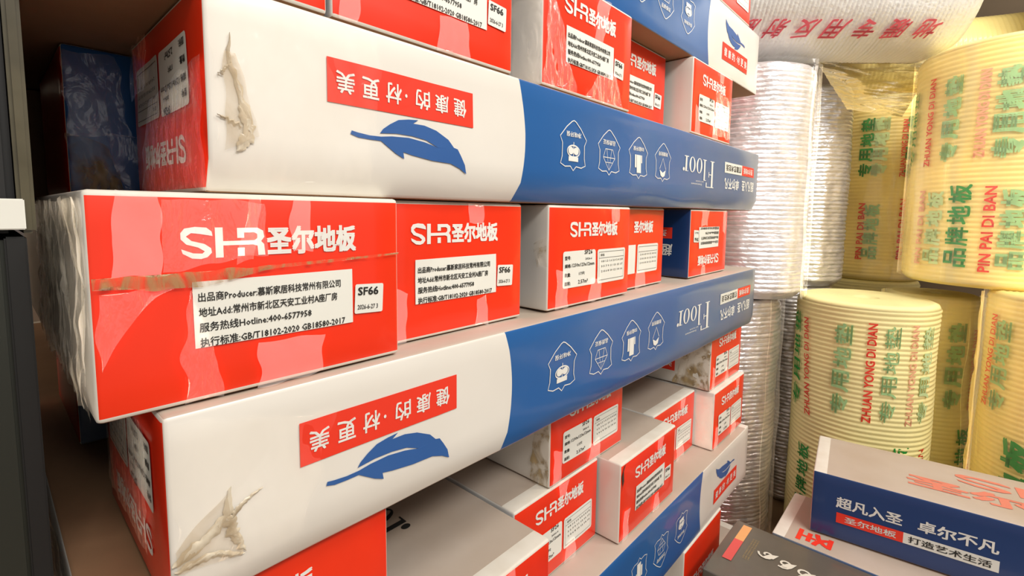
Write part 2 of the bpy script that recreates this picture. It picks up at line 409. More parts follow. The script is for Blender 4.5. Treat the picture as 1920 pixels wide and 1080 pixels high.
# ---- artwork on the long side
def side_art(o, face, what='all', k=.80):
    if what in ('all', 'leaf'):
        b = art(o, 'slogan_banner', face, rect(.990, .031, 1.149, .066), M['rprint'])
        cs = '健康的·材更美'; wd = [1, 1, 1, .35, 1, 1, 1]; x = 1.000; g = []
        for ch, _w in zip(cs, wd):
            if ch == '·': g.append(poly(ell(x+.004, .0485, .0013, .0016, 10))); x += .009
            else: g.append(fit(text_geo(ch, .018), (x, .040, x+.0165, .0575))); x += .0232
        art(o, 'banner_lettering', face, join(*g), M['wprint'], .0012, b)
        art(o, 'leaf_emblem', face, poly(LEAF), M['bprint'])
    if what in ('all', 'blue', 'badges'):
        for i, c in enumerate((.544, .631, .718, .8095)):
            d = c-.8095; sh = [(u+d, v) for u, v in SHIELD]
            g = [ribbon(sh, .0013)]
            nm = ['净味环保', '耐磨耐用', 'E0级环保', '品质保证'][(i+1) % 4]
            g.append(fit(text_geo(nm, .02), (c-.017, .047, c+.017, .054)))
            if i == 3: g += [ring(c, .072, .015, .0085, .0135, .0065), rect(c-.011, .079, c+.011, .085), ribbon([(c, .060), (c, .083)], .0012, False), poly(ell(c-.006, .0715, .006, .005, 12)), poly(ell(c+.006, .0715, .006, .005, 12))]
            elif i == 2: g += [ribbon([(c-.016, .072), (c, .090), (c+.016, .072), (c+.010, .060), (c-.010, .060)], .001), ribbon([(c-.016, .072), (c+.016, .072)], .001, False), ribbon([(c-.007, .060), (c, .090), (c+.007, .060)], .0008, False), ribbon([(c-.009, .079), (c+.009, .079)], .0008, False)]
            elif i == 1: g += [rect(c-.008, .060, c+.006, .088), rect(c+.007, .060, c+.012, .080), rect(c-.012, .060, c-.009, .072)]
            else: g += [poly([(c-.012, .077), (c-.008, .087), (c, .090), (c+.008, .087), (c+.012, .077), (c, .082)]), ribbon([(c-.012, .076), (c, .058), (c+.012, .076)], .0012, False)]
            art(o, 'shield_badge', face, join(*g), M['wprint'])
    if what in ('all', 'blue'):
        art(o, 'word_lettering', face, join(floor_word(.300, .044, .462, .098), fit(text_geo('Environment', .01), (.37, .092, .42, .0955)), fit(text_geo('ART FLOOR', .01), (.36, .0865, .40, .089))), M['wprint'])
    if what in ('all', 'blue', 'slogan'):
        art(o, 'slogan_lettering', face, fit(text_geo('超凡入圣', .03), (.045*k, .072, .158*k, .097)), M['wprint'])
        art(o, 'slogan_lettering', face, fit(text_geo('卓尔不凡', .03), (.182*k, .072, .300*k, .097)), M['wprint'])
        b = art(o, 'brand_banner', face, rect(.047*k, .038, .161*k, .061), M['rprint'])
        art(o, 'banner_lettering', face, fit(text_geo('圣尔地板', .02), (.062*k, .043, .150*k, .0565)), M['wprint'], .0012, b)
        b = art(o, 'tagline_banner', face, rect(.161*k, .038, .302*k, .061), M['label'])
        art(o, 'banner_lettering', face, fit(text_geo('打造艺术生活', .02), (.169*k, .043, .292*k, .0565)), M['ink'], .0012, b)

LINES = ['出品商Producer:慕斯家居科技常州有限公司', '地址Add:常州市新北区天安工业村A座厂房', '服务热线Hotline:400-6577958', '执行标准:GB/T18102-2020 GB18580-2017']
WL = [.93, .90, .70, .96]
def rrect(u0, v0, u1, v1, r=.004):
    P = []
    for cx, cy, a0 in ((u1-r, v1-r, 0), (u0+r, v1-r, 90), (u0+r, v0+r, 180), (u1-r, v0+r, 270)):
        P += [(cx+r*cos(R_(a0+a)), cy+r*sin(R_(a0+a))) for a in (0, 30, 60, 90)]
    return poly(P)
def end_art(o, face, kind='producer', du=0.0, logo_on=True, near=False):
    if logo_on: art(o, 'brand_logo', face, logo(.047+du, .097, .172+du, .1185), M['wprint'])
    if kind == 'producer':
        u0, v0, u1, v1 = .053+du, .037, .168+du, .082
        lb = art(o, 'address_label', face, rect(u0, v0, u1, v1), M['label'], .0010)
        g = []
        for i, t in enumerate(LINES):
            y = v1-.0085-i*.0103
            g.append(fit(text_geo(t, .022 if near else .03, 1), (u0+.003, y-.0055, u0+.003+(u1-u0-.006)*WL[i], y+.001)))
        art(o, 'label_lettering', face, join(*g), M['ink'], .0014, lb)
        c = (.1835+du, .0555)
        st = art(o, 'size_sticker', face, rotg(rrect(.170+du, .043, .197+du, .068, .0015), -3, c), M['label'], .0012)
        art(o, 'sticker_lettering', face, join(rotg(fit(text_geo('SF66', .03), (.1725+du, .0585, .192+du, .0655)), -3, c), rotg(fit(text_geo('2026-6-27 3', .01), (.1725+du, .0465, .192+du, .0505)), -3, c)), M['ink'], .0016, st)
    elif kind == 'spec':
        st = art(o, 'spec_sticker', face, rrect(.032+du, .027, .112+du, .078), M['label'], .0010)
        g = [fit(text_geo(a, .03, 1), (.036+du, v, .036+du+w_, v+.0055)) for a, v, w_ in (('型号:', .066, .014), ('规格:', .055, .015), ('数量:', .0425, .014), ('面积:', .0305, .014))]
        g += [fit(text_geo(a, .02, 1), r_) for a, r_ in (('SF26', (.083+du, .072, .103+du, .0785)), ('2026-6', (.085+du, .064, .102+du, .067)), ('1230x123x12mm', (.053+du, .0555, .108+du, .0605)), ('17片', (.07+du, .043, .084+du, .048)), ('2.57m²', (.068+du, .031, .092+du, .0365)))]
        art(o, 'sticker_lettering', face, join(*g), M['ink'], .0014, st)
        st = art(o, 'grid_sticker', face, rrect(.117+du, .026, .197+du, .077), M['label'], .0010)
        g = [ribbon([(.121+du, .031), (.193+du, .031), (.193+du, .073), (.121+du, .073)], .0007), ribbon([(.121+du, .064), (.193+du, .064)], .0006, False)]
        for i, t in enumerate(('0.8 1.2 1.6 2.0 2.4 2.8', '3 5 7 9 11 13 15 17', '2 4 6 8 10 12 14 16')):
            g.append(fit(text_geo(t, .015, 1), (.127+du, .0575-i*.0075, .190+du, .0605-i*.0075)))
        g.append(fit(text_geo('规格', .01, 1), (.125+du, .0665, .136+du, .0705)))
        art(o, 'sticker_lettering', face, join(*g), M['grey_ink'], .0014, st)
def wrap(o, face, corners, m='film', seed=0, amp=.0012, name='plastic_film', h=.0022, n=14, rag=1.0):
    n = int(n*1.6)
    vs, fs = quad(corners, n, n)
    P = []
    for i, (u, v) in enumerate(vs):
        d = noise.noise(Vector((u*60+v*25, v*18, seed)))*amp+noise.noise(Vector((u*140, v*60, seed+5)))*amp*.5
        ii, jj = i % (n+1), i//(n+1); el = 1 if ii in (0, n) else 0; et = 1 if jj in (0, n) else 0
        e = noise.noise(Vector((v*45, seed, ii/n)))*(.002+.004*el*rag); e2 = noise.noise(Vector((u*45, seed+9, jj/n)))*.005*et*rag
        P.append(fr(o, face, u+e, v+e2, h+d))
    return mesh(name, P, fs, M[m], o, True)
def scar(o, face, strokes, seed=0):
    """crumpled, dirty folds in the film, pinched up along a few short paths"""
    V, F_ = [], []
    for q, (pts, w0, w1) in enumerate(strokes):
        n = 26; P = [Vector((LEN-a, b)) for a, b in pts]
        for i in range(n+1):
            t = i/n*(len(P)-1); k = min(int(t), len(P)-2); c = P[k].lerp(P[k+1], t-k)
            d = (P[k+1]-P[k]).normalized(); nn = Vector((-d.y, d.x))
            c = c+nn*.0022*noise.noise(Vector((i*.35, seed, q)))
            wd = (w0+(w1-w0)*i/n)*(1+.7*noise.noise(Vector((i*.5, seed+4, q))))*min(1, (i+.6)/5, (n-i+.6)/5)
            for j in range(7):
                a = (j-3)/3; p = c+nn*wd*a*.5
                h = .0012+.0009*(1-a*a)*(1+1.0*noise.noise(Vector((i*.9, j*1.3, seed+q))))
                V.append(fr(o, face, p.x, p.y, h))
        b0 = len(V)-(n+1)*7
        for i in range(n):
            for j in range(6): F_.append((b0+i*7+j, b0+i*7+j+1, b0+(i+1)*7+j+1, b0+(i+1)*7+j))
    return mesh('crumpled_film', V, F_, M['scar'], o, True)
def bands(o, face, seed, strong=True):
    """torn strips of sealing tape and film over a red end"""
    rnd = random.Random(seed)
    a = rnd.uniform(.005, .02); b = a+rnd.uniform(.018, .03)
    wrap(o, face, [(a, .001), (b+rnd.uniform(-.01, .01), .001), (b, .05), (a+.004, .055)], 'tape', seed, .0004, 'sealing_tape')
    c = rnd.uniform(.08, .13); d = c+rnd.uniform(.02, .045)
    wrap(o, face, [(c, .001), (d, .001), (d-.004, .036), (c+.006, .033)], 'tape', seed+1, .0004, 'sealing_tape')
    c = rnd.uniform(.10, .16)
    wrap(o, face, [(c, .118), (c+.02, .118), (c+.024, .139), (c-.002, .139)], 'tape', seed+2, .0004, 'sealing_tape')

# ------------------------------------------------------------------ the room
FZ = -.996; GZ = -.861
def struct(name, dims, m):
    v, f = box_geo(*dims); return tag(mesh(name, v, f, m), kind='structure')
struct('floor', (-2.5, -3.5, FZ-.05, 2.75, 2.0, FZ), M['floor'])
struct('ceiling', (-2.5, -3.5, 1.9, 2.75, 2.0, 1.95), M['plaster'])
struct('wall_right', (2.65, -3.5, FZ, 2.75, 2.0, 1.9), mat('dark_wall_panel', (.13, .09, .05), .7))
struct('wall_back', (-2.5, 1.9, FZ, 2.65, 2.0, 1.9), M['plaster'])

# ------------------------------------------------------------------ the stack, layer by layer (z of layer bottoms)
H = .142
zS, zD, zA, zE, zB, zP, zQ, zC, zR = H, 2*H, 0, -H, -2*H, -3*H, -4*H, -5*H, -6*H
# long cartons along the front
A = carton('x', 0, 0, zA, 'x', True, crush=.011)

A['label'] = 'upper long upside-down white and blue carton directly above the large nearest red end'
side_art(A, 'back'); end_art(A, 'end_l', 'spec')
wrap(A, 'back', [(LEN-.012, .045), (LEN-.019, .045), (LEN-.034, .100), (LEN-.010, .112)], 'stain', 74, .0014, 'crumpled_film', n=24, h=.0022, rag=.5)
scar(A, 'back', [([(.016, .112-.098+.018), (.015, .050), (.020, .068), (.027, .088), (.022, .108)], .002, .006), ([(.020, .080), (.028, .098), (.018, .112)], .005, .009), ([(.006, .088), (.022, .094)], .0015, .003), ([(.016, .052), (.008, .062)], .002, .001)], 3)
wrap(A, 'back', [(LEN-.135, .004), (LEN-.003, .004), (LEN-.003, .136), (LEN-.125, .130)], 'clear', 71, .0020, n=44, h=.0016)
wrap(A, 'end_l', [(.002, .05), (.15, .06), (.19, .138), (.002, .138)], 'film', 5, .0014)
wrap(A, 'end_l', [(.150, .002), (.212, .002), (.210, .05), (.155, .045)], 'film', 6, .0016)
B = carton('x', -.038, -.018, zB, 'x', True, crush=.007)
B['label'] = 'lower long upside-down white and blue carton directly below the large nearest red end'
side_art(B, 'back'); end_art(B, 'end_l', 'spec')
wrap(B, 'back', [(LEN-.003, .106), (LEN-.003, .090), (LEN-.034, .064), (LEN-.043, .112)], 'stain', 73, .0014, 'crumpled_film', n=24, h=.0022, rag=.5)
scar(B, 'back', [([(.001, .100), (.018, .092), (.034, .080), (.037, .060)], .010, .004), ([(.002, .104), (.024, .103), (.044, .112)], .006, .003), ([(.036, .082), (.046, .074), (.058, .069)], .005, .001), ([(.034, .078), (.038, .096), (.045, .111)], .010, .003)], 9)
wrap(B, 'back', [(LEN-.115, .030), (LEN-.003, .004), (LEN-.003, .136), (LEN-.085, .120)], 'clear', 72, .0018, n=44, h=.0016)
wrap(B, 'end_l', [(.04, .02), (.205, .02), (.205, .12), (.06, .12)], 'film', 8, .0014)
C = carton('x', .010, -.010, zC, 'x')
C['label'] = 'lowest long carton, blue with a small upright leaf on its white right end'
side_art(C, 'front', 'leaf'); side_art(C, 'front', 'badges')
D = carton('topmost long carton, blue with an upright leaf above a red banner at its right end', -.022, .008, zD, 'x')
side_art(D, 'front', 'leaf'); side_art(D, 'front', 'badges')
G = carton('blue carton behind the upper long carton, its lower left corner torn under silvery film', -.048, .246, zA, 'x', mats=[M['red'], M['plain_f'], M['side_b'], M['top'], M['kraft'], M['rim']])
wrap(G, 'front', [(.001, .002), (.045, .002), (.03, .05), (.001, .058)], 'crease', 11, .004, 'crumpled_film', n=22)
wrap(G, 'front', [(.04, .002), (.16, .002), (.16, .07), (.03, .06)], 'film', 12, .003, n=26)
wrap(G, 'front', [(.001, .055), (.05, .06), (.04, .135), (.001, .135)], 'film', 13, .003, n=22)
B2 = carton('dark blue carton corner barely seen in the gap under the large front red-ended carton', -.045, .345, zB, 'x')
G3 = carton('dim brown carton deep behind the torn blue one, beyond the cabinet', -.150, .52, zA, 'x', mats=[M['kraft']]*6)
D2 = carton('carton behind the topmost long blue one, only its brown underside in view', .10, .235, zD, 'x')

def endbox(label, x0, y0, z0, kind, flip=False, yaw=0, seed=None, du=0, side=None, near=False, wob=1.0, mats=None, W=WID):
    o = carton(label, x0, y0, z0, 'y', flip, yaw, wob, mats=mats, W=W)
    if kind: end_art(o, 'end_l', kind, du, near=near)
    if seed is not None: bands(o, 'end_l', seed)
    if side: side_art(o, 'front' if flip else 'back', side)
    return o
E1 = endbox('large nearest red-ended carton, left of its row, with white lettering and an address label', -.068, -.007, zE, 'producer', near=True, wob=1.2)
wrap(E1, 'end_l', [(.011, .090), (.036, .088), (.037, .139), (.015, .139)], 'tape', 21, .0005, 'sealing_tape')
wrap(E1, 'end_l', [(.037, .088), (.100, .100), (.100, .136), (.038, .136)], 'film', 22, .0006)
wrap(E1, 'end_l', [(.001, .082), (.060, .078), (.110, .089), (.002, .089)], 'crease', 23, .0016, n=40, h=.003)
wrap(E1, 'end_l', [(.095, .087), (.213, .092), (.213, .0935), (.100, .0900)], 'crease', 30, .001, n=30, h=.003, rag=.2)
wrap(E1, 'end_l', [(.003, .032), (.030, .075), (.045, .080), (.005, .080)], 'film', 24, .0022, n=26)
wrap(E1, 'end_l', [(.045, .001), (.068, .001), (.064, .036), (.050, .075)], 'film', 25, .0012, n=20)
wrap(E1, 'end_l', [(.090, .001), (.140, .001), (.140, .032), (.092, .034)], 'tape', 26, .0004, 'sealing_tape')
wrap(E1, 'end_l', [(.118, .098), (.132, .098), (.134, .139), (.120, .139)], 'tape', 27, .0006, 'sealing_tape')
wrap(E1, 'end_l', [(.080, .092), (.092, .096), (.098, .138), (.090, .138)], 'film', 28, .0012)
wrap(E1, 'back', [(LEN-.30, .004), (LEN-.002, .004), (LEN-.002, .136), (LEN-.30, .136)], 'side_film', 29, .004, 'plastic_film', n=36)
E2 = endbox('red-ended carton right of the large nearest one, white label with small square sticker', .149, .018, zE, 'producer', seed=31, du=-.018, W=.197)
E3 = endbox('red-ended carton with a pale left side and two rounded stickers, under the upper long carton', .392, .012, zE, 'spec', seed=33, du=0)
wrap(E3, 'back', [(LEN-.020, .06), (LEN-.001, .06), (LEN-.001, .10), (LEN-.022, .09)], 'crease', 34, .003, 'crumpled_film')
E4 = endbox('partly hidden red-ended carton wedged beside the dark blue carton side, grid sticker in view', .611, .030, zE, None, W=.160)
art(E4, 'brand_logo', 'end_l', fit(text_geo('圣尔地板', .05), (.042, .097, .112, .1185)), M['wprint'])
art(E4, 'spec_sticker', 'end_l', rect(.002, .027, .050, .077), M['label'])
st = art(E4, 'grid_sticker', 'end_l', rrect(.057, .026, .137, .077), M['label'])
art(E4, 'sticker_lettering', 'end_l', join(ribbon([(.061, .031), (.133, .031), (.133, .073), (.061, .073)], .0007), ribbon([(.061, .064), (.133, .064)], .0006, False), *[fit(text_geo('2 4 6 8 10 12 14 16', .015, 1), (.067, .0575-i*.0075, .130, .0605-i*.0075)) for i in range(3)]), M['grey_ink'], .0014, st)
wrap(E4, 'end_l', [(.05, .001), (.09, .001), (.085, .030), (.052, .028)], 'tape', 36, .0004, 'sealing_tape')
E5 = endbox('upside-down carton with a shaded blue side, its address label above inverted lettering', .862, .016, zE, 'producer', True, seed=37, side='slogan', mats=SHADED_SIDES)
P1 = endbox('red end below the lower long carton at the bottom edge, only the last characters showing', -.078, .000, zP, 'producer', du=-.03, mats=[M['red'], M['side_f'], M['side_b'], M['kraft'], M['kraft'], M['rim']])  # lid brown instead of pale board, its shade put into the colour
wrap(P1, 'back', [(LEN-.6, .002), (LEN-.002, .002), (LEN-.002, .139), (LEN-.6, .139)], 'film', 41, .003)
P2 = endbox('red-ended carton with rounded stickers squeezed right under the blue part of the lower long carton', .448, .045, zP, 'spec', seed=43)
wrap(P2, 'back', [(LEN-.035, .002), (LEN-.001, .002), (LEN-.001, .10), (LEN-.03, .12)], 'crease', 44, .003, 'crumpled_film')
P3 = endbox('far right red-ended carton, upper of two, with crumpled film on its pale left side', 1.028, .020, zP, 'spec', seed=45, side='leaf')
wrap(P3, 'back', [(LEN-.09, .002), (LEN-.001, .002), (LEN-.001, .13), (LEN-.05, .13)], 'crease', 46, .004, 'crumpled_film', n=26)
Q0 = None
Q1 = endbox('wide grey-topped carton jutting out at the bottom with black letters on its lid', .148, -.022, zQ, 'spec', seed=47)
art(Q1, 'lid_lettering', 'top', fit((floor_word(0, 0, 1, 1)), (.148, .055, .330, .163), 2), M['ink'])
Q2 = endbox('red-ended carton right behind the wide grey-topped one, stickers half covered by its corner', .369, .045, zQ, 'spec', seed=49)
Q3 = endbox('red-ended carton with a torn black upper left corner, standing on the lowest long carton', .588, .003, zQ, 'producer', seed=51)
v, f = poly([(0, 0), (.004, .012), (.001, .03), (.007, .045), (.013, .048), (.006, .038), (.008, .02)])
art(Q3, 'torn_corner', 'end_l', ([(x+.001, y+.090) for x, y in v], f), M['dent'], .0012)
Q4 = endbox('lower red-ended carton set back between the torn-corner carton and the far right pair', .808, .052, zQ, 'spec', seed=53)
Q5 = endbox('far right red-ended carton, lower of two, clear tape down its pale left side', 1.030, .008, zQ, 'spec', seed=55)
wrap(Q5, 'back', [(LEN-.10, .002), (LEN-.001, .002), (LEN-.001, .13), (LEN-.10, .13)], 'film', 56, .003)
R1 = endbox('red-ended carton standing alone under the white right end of the lowest long carton', .840, -.012, zR+.001, None)
art(R1, 'brand_logo', 'end_l', logo(.047, .040, .172, .0615), M['wprint'])
S0 = endbox('topmost left carton whose brown underside hangs over the top left corner', -.079, .002, zS, None, W=.168)
S1 = endbox('red-ended carton at the top edge resting on the white part of the upper long carton', .092, .002, zS, 'producer', near=True, seed=57, du=.006)
S2 = endbox('red-ended carton in shiny torn film on the blue part of the upper long carton', .360, .002, zS, 'producer', du=-.006)
wrap(S2, 'end_l', [(.001, .002), (.07, .002), (.035, .085), (.012, .12)], 'film', 61, .003, n=28)
wrap(S2, 'end_l', [(.09, .002), (.19, .002), (.17, .05), (.12, .034)], 'film', 62, .0025, n=24)
wrap(S2, 'end_l', [(.11, .08), (.13, .08), (.15, .138), (.12, .138)], 'tape', 63, .0008, 'sealing_tape')
wrap(S2, 'back', [(LEN-.05, .002), (LEN-.001, .002), (LEN-.001, .139), (LEN-.05, .139)], 'film', 64, .002)
S3 = endbox('recessed red-ended carton in the dark gap beneath the topmost long carton', .576, .048, zS, 'producer', seed=None)
S4 = endbox('red-ended carton with a blank pale side, on the upper long carton near its right end', .812, .003, zS, 'spec', seed=65)
wrap(S4, 'end_l', [(.10, .01), (.21, .01), (.205, .09), (.12, .10)], 'film', 66, .003, n=24)
T1 = endbox('red carton end peeking out at the top edge above the topmost long carton', .925, .010, 3*H, 'spec')

# ------------------------------------------------------------------ right of the aisle: cartons on the floor
U1 = carton('bottom long carton of the stack, resting on the floor', 0, 0, FZ, 'x')
U2 = carton('floor-level carton beneath the dark grey-brown one', .835, -.050-LEN-.01, FZ-.006, 'y', group=None)
U3 = carton('floor-level carton beneath the pale-lidded one', 1.056, -.122-LEN, FZ-.006, 'y', group=None)
N1 = carton('dark blue carton with a pale lid and white slogan at the lower right', 1.118, -.183-LEN, GZ+H+.002, 'y', False, 7.0, .6, group=None, mats=SHADED_SIDES)
side_art(N1, 'back', 'slogan', 1.0); side_art(N1, 'back', 'badges')
lid = join(fit(LG, (.25, .125, .50, .175)), fit(text_geo('圣尔地板', .05), (.165, .058, .57, .112)))
g2 = [(LEN-u, WID-v) for u, v in lid[0]]
art(N1, 'lid_lettering', 'top', (g2, lid[1]), M['faint_red'])
W1 = carton('pale-lidded carton under the dark blue one with red characters on its lid', 1.056, -.122-LEN, GZ, 'y', group=None)
g3 = text_geo('圣', .035)
art(W1, 'lid_lettering', 'top', ([(LEN-.043-y*.066, .155+x*.048) for x, y in g3[0]], g3[1]), M['rprint'])
K1 = carton('dark grey-brown carton on the floor with an orange and coral stripe and cream ornament', .835, -.050-LEN, GZ, 'y', group=None,
            mats=[M['dark']]*6)
art(K1, 'orange_stripe', 'top', rect(LEN-.036, .012, LEN-.018, .075), M['orange'])
art(K1, 'coral_stripe', 'top', rect(LEN-.036, .075, LEN-.018, .155), M['coral'])
sw = []
for k in range(3):
    cx, cy = LEN-.085-.034*k, .085+.004*k
    sp_ = [(cx+.016*(1-t/16)*cos(t*.55+k), cy+.016*(1-t/16)*sin(t*.55+k)) for t in range(14)]
    sw.append(ribbon(sp_, .0042, False)); sw.append(poly([(cx-.02, cy-.012), (cx-.004, cy-.004), (cx+.006, cy+.014), (cx-.014, cy+.006)]))
art(K1, 'cream_ornament', 'top', join(*sw), M['cream'])
art(K1, 'small_gold_lettering', 'top', join(*[fit(text_geo('LUXURY FLOORING ART', .0, 1), (LEN-.062+.005*i, .05, LEN-.0590+.005*i, .13), 1) for i in range(3)]), M['gold'])

# ------------------------------------------------------------------ rolls
def lathe(name, r, z0, z1, m, pitch=.0125, amp=.0014, seg=72, wob=.0, seed=0, rnd=.012, parent=None, cap=True, jag=0):
    prof = [(r*.18, z0), (r-rnd, z0), (r, z0+rnd)]
    n = int((z1-z0-2*rnd)/pitch)
    rn = random.Random(seed)
    for i in range(n):
        zz = z0+rnd+(z1-z0-2*rnd)*i/n; h = (z1-z0-2*rnd)/n; a = amp*(1+jag*rn.uniform(-.8, 1.4))
        if jag: prof += [(r+a*.5, zz+h*.10), (r+a*.8, zz+h*.45), (r+a*.5, zz+h*.78), (r-amp*1.2*rn.uniform(.2, 1.3), zz+h*.92)]
        else: prof += [(r, zz+h*.12), (r+a, zz+h*.45), (r+a*.8, zz+h*.75), (r-amp*.2, zz+h*.98)]
    prof += [(r, z1-rnd), (r-rnd*.35, z1-rnd*.3), (r-rnd, z1)]
    if cap:
        k = int((r*.8)/.012)
        for i in range(k):
            q = r-rnd-(r*.8-rnd)*(i+.5)/k; prof += [(q, z1+.0012), (q-.004, z1-.0015)]
        prof += [(r*.18, z1), (r*.18, z1-.05), (.0001, z1-.05)]
    vs, fs = [], []
    for i, (q, z) in enumerate(prof):
        for s in range(seg):
            a = 2*pi*s/seg
            d = wob*noise.noise(Vector((cos(a)*2, sin(a)*2, z*4+seed)))+(jag*.0022*noise.noise(Vector((cos(a)*6, sin(a)*6, z*45+seed)))+jag*.0012*noise.noise(Vector((cos(a)*18, sin(a)*18, z*90+seed))) if jag else 0)
            qq = q+(d if q > r*.5 else 0)
            vs.append((qq*cos(a), qq*sin(a), z))
    for i in range(len(prof)-1):
        for s in range(seg):
            t = (s+1) % seg; fs.append((i*seg+s, i*seg+t, (i+1)*seg+t, (i+1)*seg+s))
    return mesh(name, vs, fs, m, parent, True)
def shell(o, name, r, z0, z1, m, seed, amp=.004, th0=60, th1=300, fold=None):
    vs, fs = [], []; na, nz_ = 90, 44
    for j in range(nz_+1):
        for i in range(na+1):
            th = R_(th0+(th1-th0)*i/na); z = z0+(z1-z0)*j/nz_
            d = amp*(.6+noise.noise(Vector((th*3, z*5, seed)))+.5*noise.noise(Vector((th*14, z*6, seed+2))))
            if fold: d += fold[1]*math.exp(-((math.degrees(th)-fold[0]-8*noise.noise(Vector((z*5, seed, 0))))/2.2)**2)
            vs.append(((r+d)*cos(th), (r+d)*sin(th), z))
    for j in range(nz_):
        for i in range(na):
            a = j*(na+1)+i; fs.append((a, a+1, a+na+2, a+na+1))
    return mesh(name, vs, fs, m, o, True)
def col_text(o, name, s, r, th, width, za, zb, m, bold=.02, slant=0, blocks=False):
    """lettering wrapped on the roll, read upward; th = azimuth of the column's middle (deg)"""
    n = len(s.replace(' ', ''))
    if blocks:
        g = []; k = 0; step = (zb-za)/n
        for ch in s:
            g.append(fit(text_geo(ch, bold), (0, k*step+step*.06, 1, (k+1)*step-step*.06), 1)); k += 1
        g = join(*g); vs = [((x-.5)*width, y) for x, y in g[0]]; fs = g[1]
    else:
        g = fit(text_geo(s, bold), (0, 0, 1, 1), 1); vs = [((x-.5)*width, y*(zb-za)) for x, y in g[0]]; fs = g[1]
    P = []
    for x, y in vs:
        a = R_(th)+(x+slant*y)/r
        P.append(((r)*cos(a), (r)*sin(a), za+y))
    return mesh(name, P, fs, m, o)
def yroll(label, x, y, r, z0, z1, m='foam', prints=(), seed=0, film=True, fold=None, amp=.0014):
    o = lathe('foam_roll', r, 0, z1-z0, M[m], seed=seed, amp=amp, wob=.004); o.location = (x, y, z0)
    tag(o, label, 'foam roll', 'yellow foam underlay rolls')
    for s, th, wd, za, zb, mm, bold, sl in prints:
        blocks = any(ord(c) > 255 for c in s)
        nm = 'green_lettering' if mm in ('green', 'ghost', 'ghost2') else 'red_lettering'
        col_text(o, nm, s, r+.0045, th, wd, za-z0, zb-z0, M[mm], bold, sl, blocks)
    if film: shell(o, 'plastic_wrap', r+.008, .01, z1-z0-.004, M['roll_film'], seed, .003, fold=fold)
    return o
ZY, DI = '专用地垫', 'ZHUAN YONG DI DIAN'
PB, PP = '品牌地板', 'PIN PAI DI BAN'
yroll('ribbed pale yellow roll on the floor behind the dark blue carton', 1.590, -.203, .164, FZ, -.24, 'foam', [
    (ZY, 127, .040, -.565, -.283, 'green', .02, -.10), (DI, 144, .019, -.575, -.300, 'rink', .02, -.10),
    (ZY, 172, .040, -.545, -.290, 'ghost', .03, 0), (DI, 193, .020, -.548, -.285, 'rink', .03, 0), (ZY, 208, .034, -.545, -.285, 'ghost', .01, 0),
    (DI, 226, .018, -.548, -.285, 'pink', .02, 0), (ZY, 240, .034, -.545, -.285, 'ghost2', .03, 0),
    (PB, 222, .040, -.85, -.600, 'green', .02, 0), (PP, 243, .020, -.85, -.612, 'rink', .02, 0), (PB, 142, .04, -.86, -.66, 'green', .02, 0)], 1, film=False, amp=.0022)
yroll('smooth yellow roll just behind the ribbed front one, with green characters beside a dark gap', 1.846, -.340, .112, FZ, -.24, 'foam', [
    (ZY, 214, .046, -.565, -.305, 'ghost', .05, 0), (DI, 243, .022, -.565, -.33, 'pink', .04, 0),
    (PB, 236, .044, -.85, -.615, 'green', .03, 0), (PP, 254, .02, -.85, -.60, 'rink', .03, 0)], 2, fold=(222, .010))
yroll('lower yellow roll at the right edge, glossy film over red and green print', 1.625, -.622, .170, FZ, -.19, 'foam_warm', [
    (DI, 111, .020, -.475, -.245, 'rink', .03, .05), (ZY, 124, .044, -.48, -.25, 'ghost', .03, 0), (PB, 143, .060, -.85, -.52, 'green', .05, 0),
    (DI, 160, .02, -.47, -.25, 'pink', .02, 0)], 3, fold=(104, .012))
yroll('big upper yellow roll at the right edge, wrapped in shiny creased film', 1.785, -.472, .205, -.19, .43, 'foam_warm', [
    (ZY, 108, .030, .13, .34, 'green', .02, 0), (DI, 128, .020, .125, .358, 'rink', .03, 0), (ZY, 144, .042, .130, .355, 'ghost', .06, 0),
    (DI, 162, .022, .137, .352, 'pink', .05, 0), (ZY, 176, .060, .13, .355, 'ghost', .06, 0),
    (PB, 154, .048, -.142, .076, 'green', .03, 0), (PP, 170, .022, -.147, .066, 'rink', .03, 0), (PB, 182, .050, -.14, .063, 'ghost', .05, 0),
    (PP, 127, .02, -.14, .06, 'pink', .03, 0), (PB, 138, .045, -.14, .06, 'ghost2', .05, 0)], 4, fold=(152, .014))
yroll('upper yellow roll in the shaded gap between foil rolls and the big wrapped roll', 2.181, -.149, .150, -.24, .41, 'foam_warm', [
    (ZY, 172, .040, .125, .335, 'green', .04, 0), (ZY, 186, .050, .125, .335, 'ghost2', .06, 0), (DI, 212, .018, .125, .32, 'rink', .03, 0), (ZY, 222, .044, .12, .34, 'green', .05, 0),
    (PP, 172, .020, -.165, .035, 'rink', .03, 0), (PB, 183, .045, -.165, .035, 'ghost', .04, 0), (PP, 216, .020, -.16, .05, 'rink', .03, 0), (PB, 227, .040, -.16, .06, 'green', .05, 0)], 5, fold=(205, .006))
yroll('lower yellow roll hidden deep behind, only its pale top showing', 2.181, -.149, .150, FZ, -.242, 'foam', [], 6, film=False)

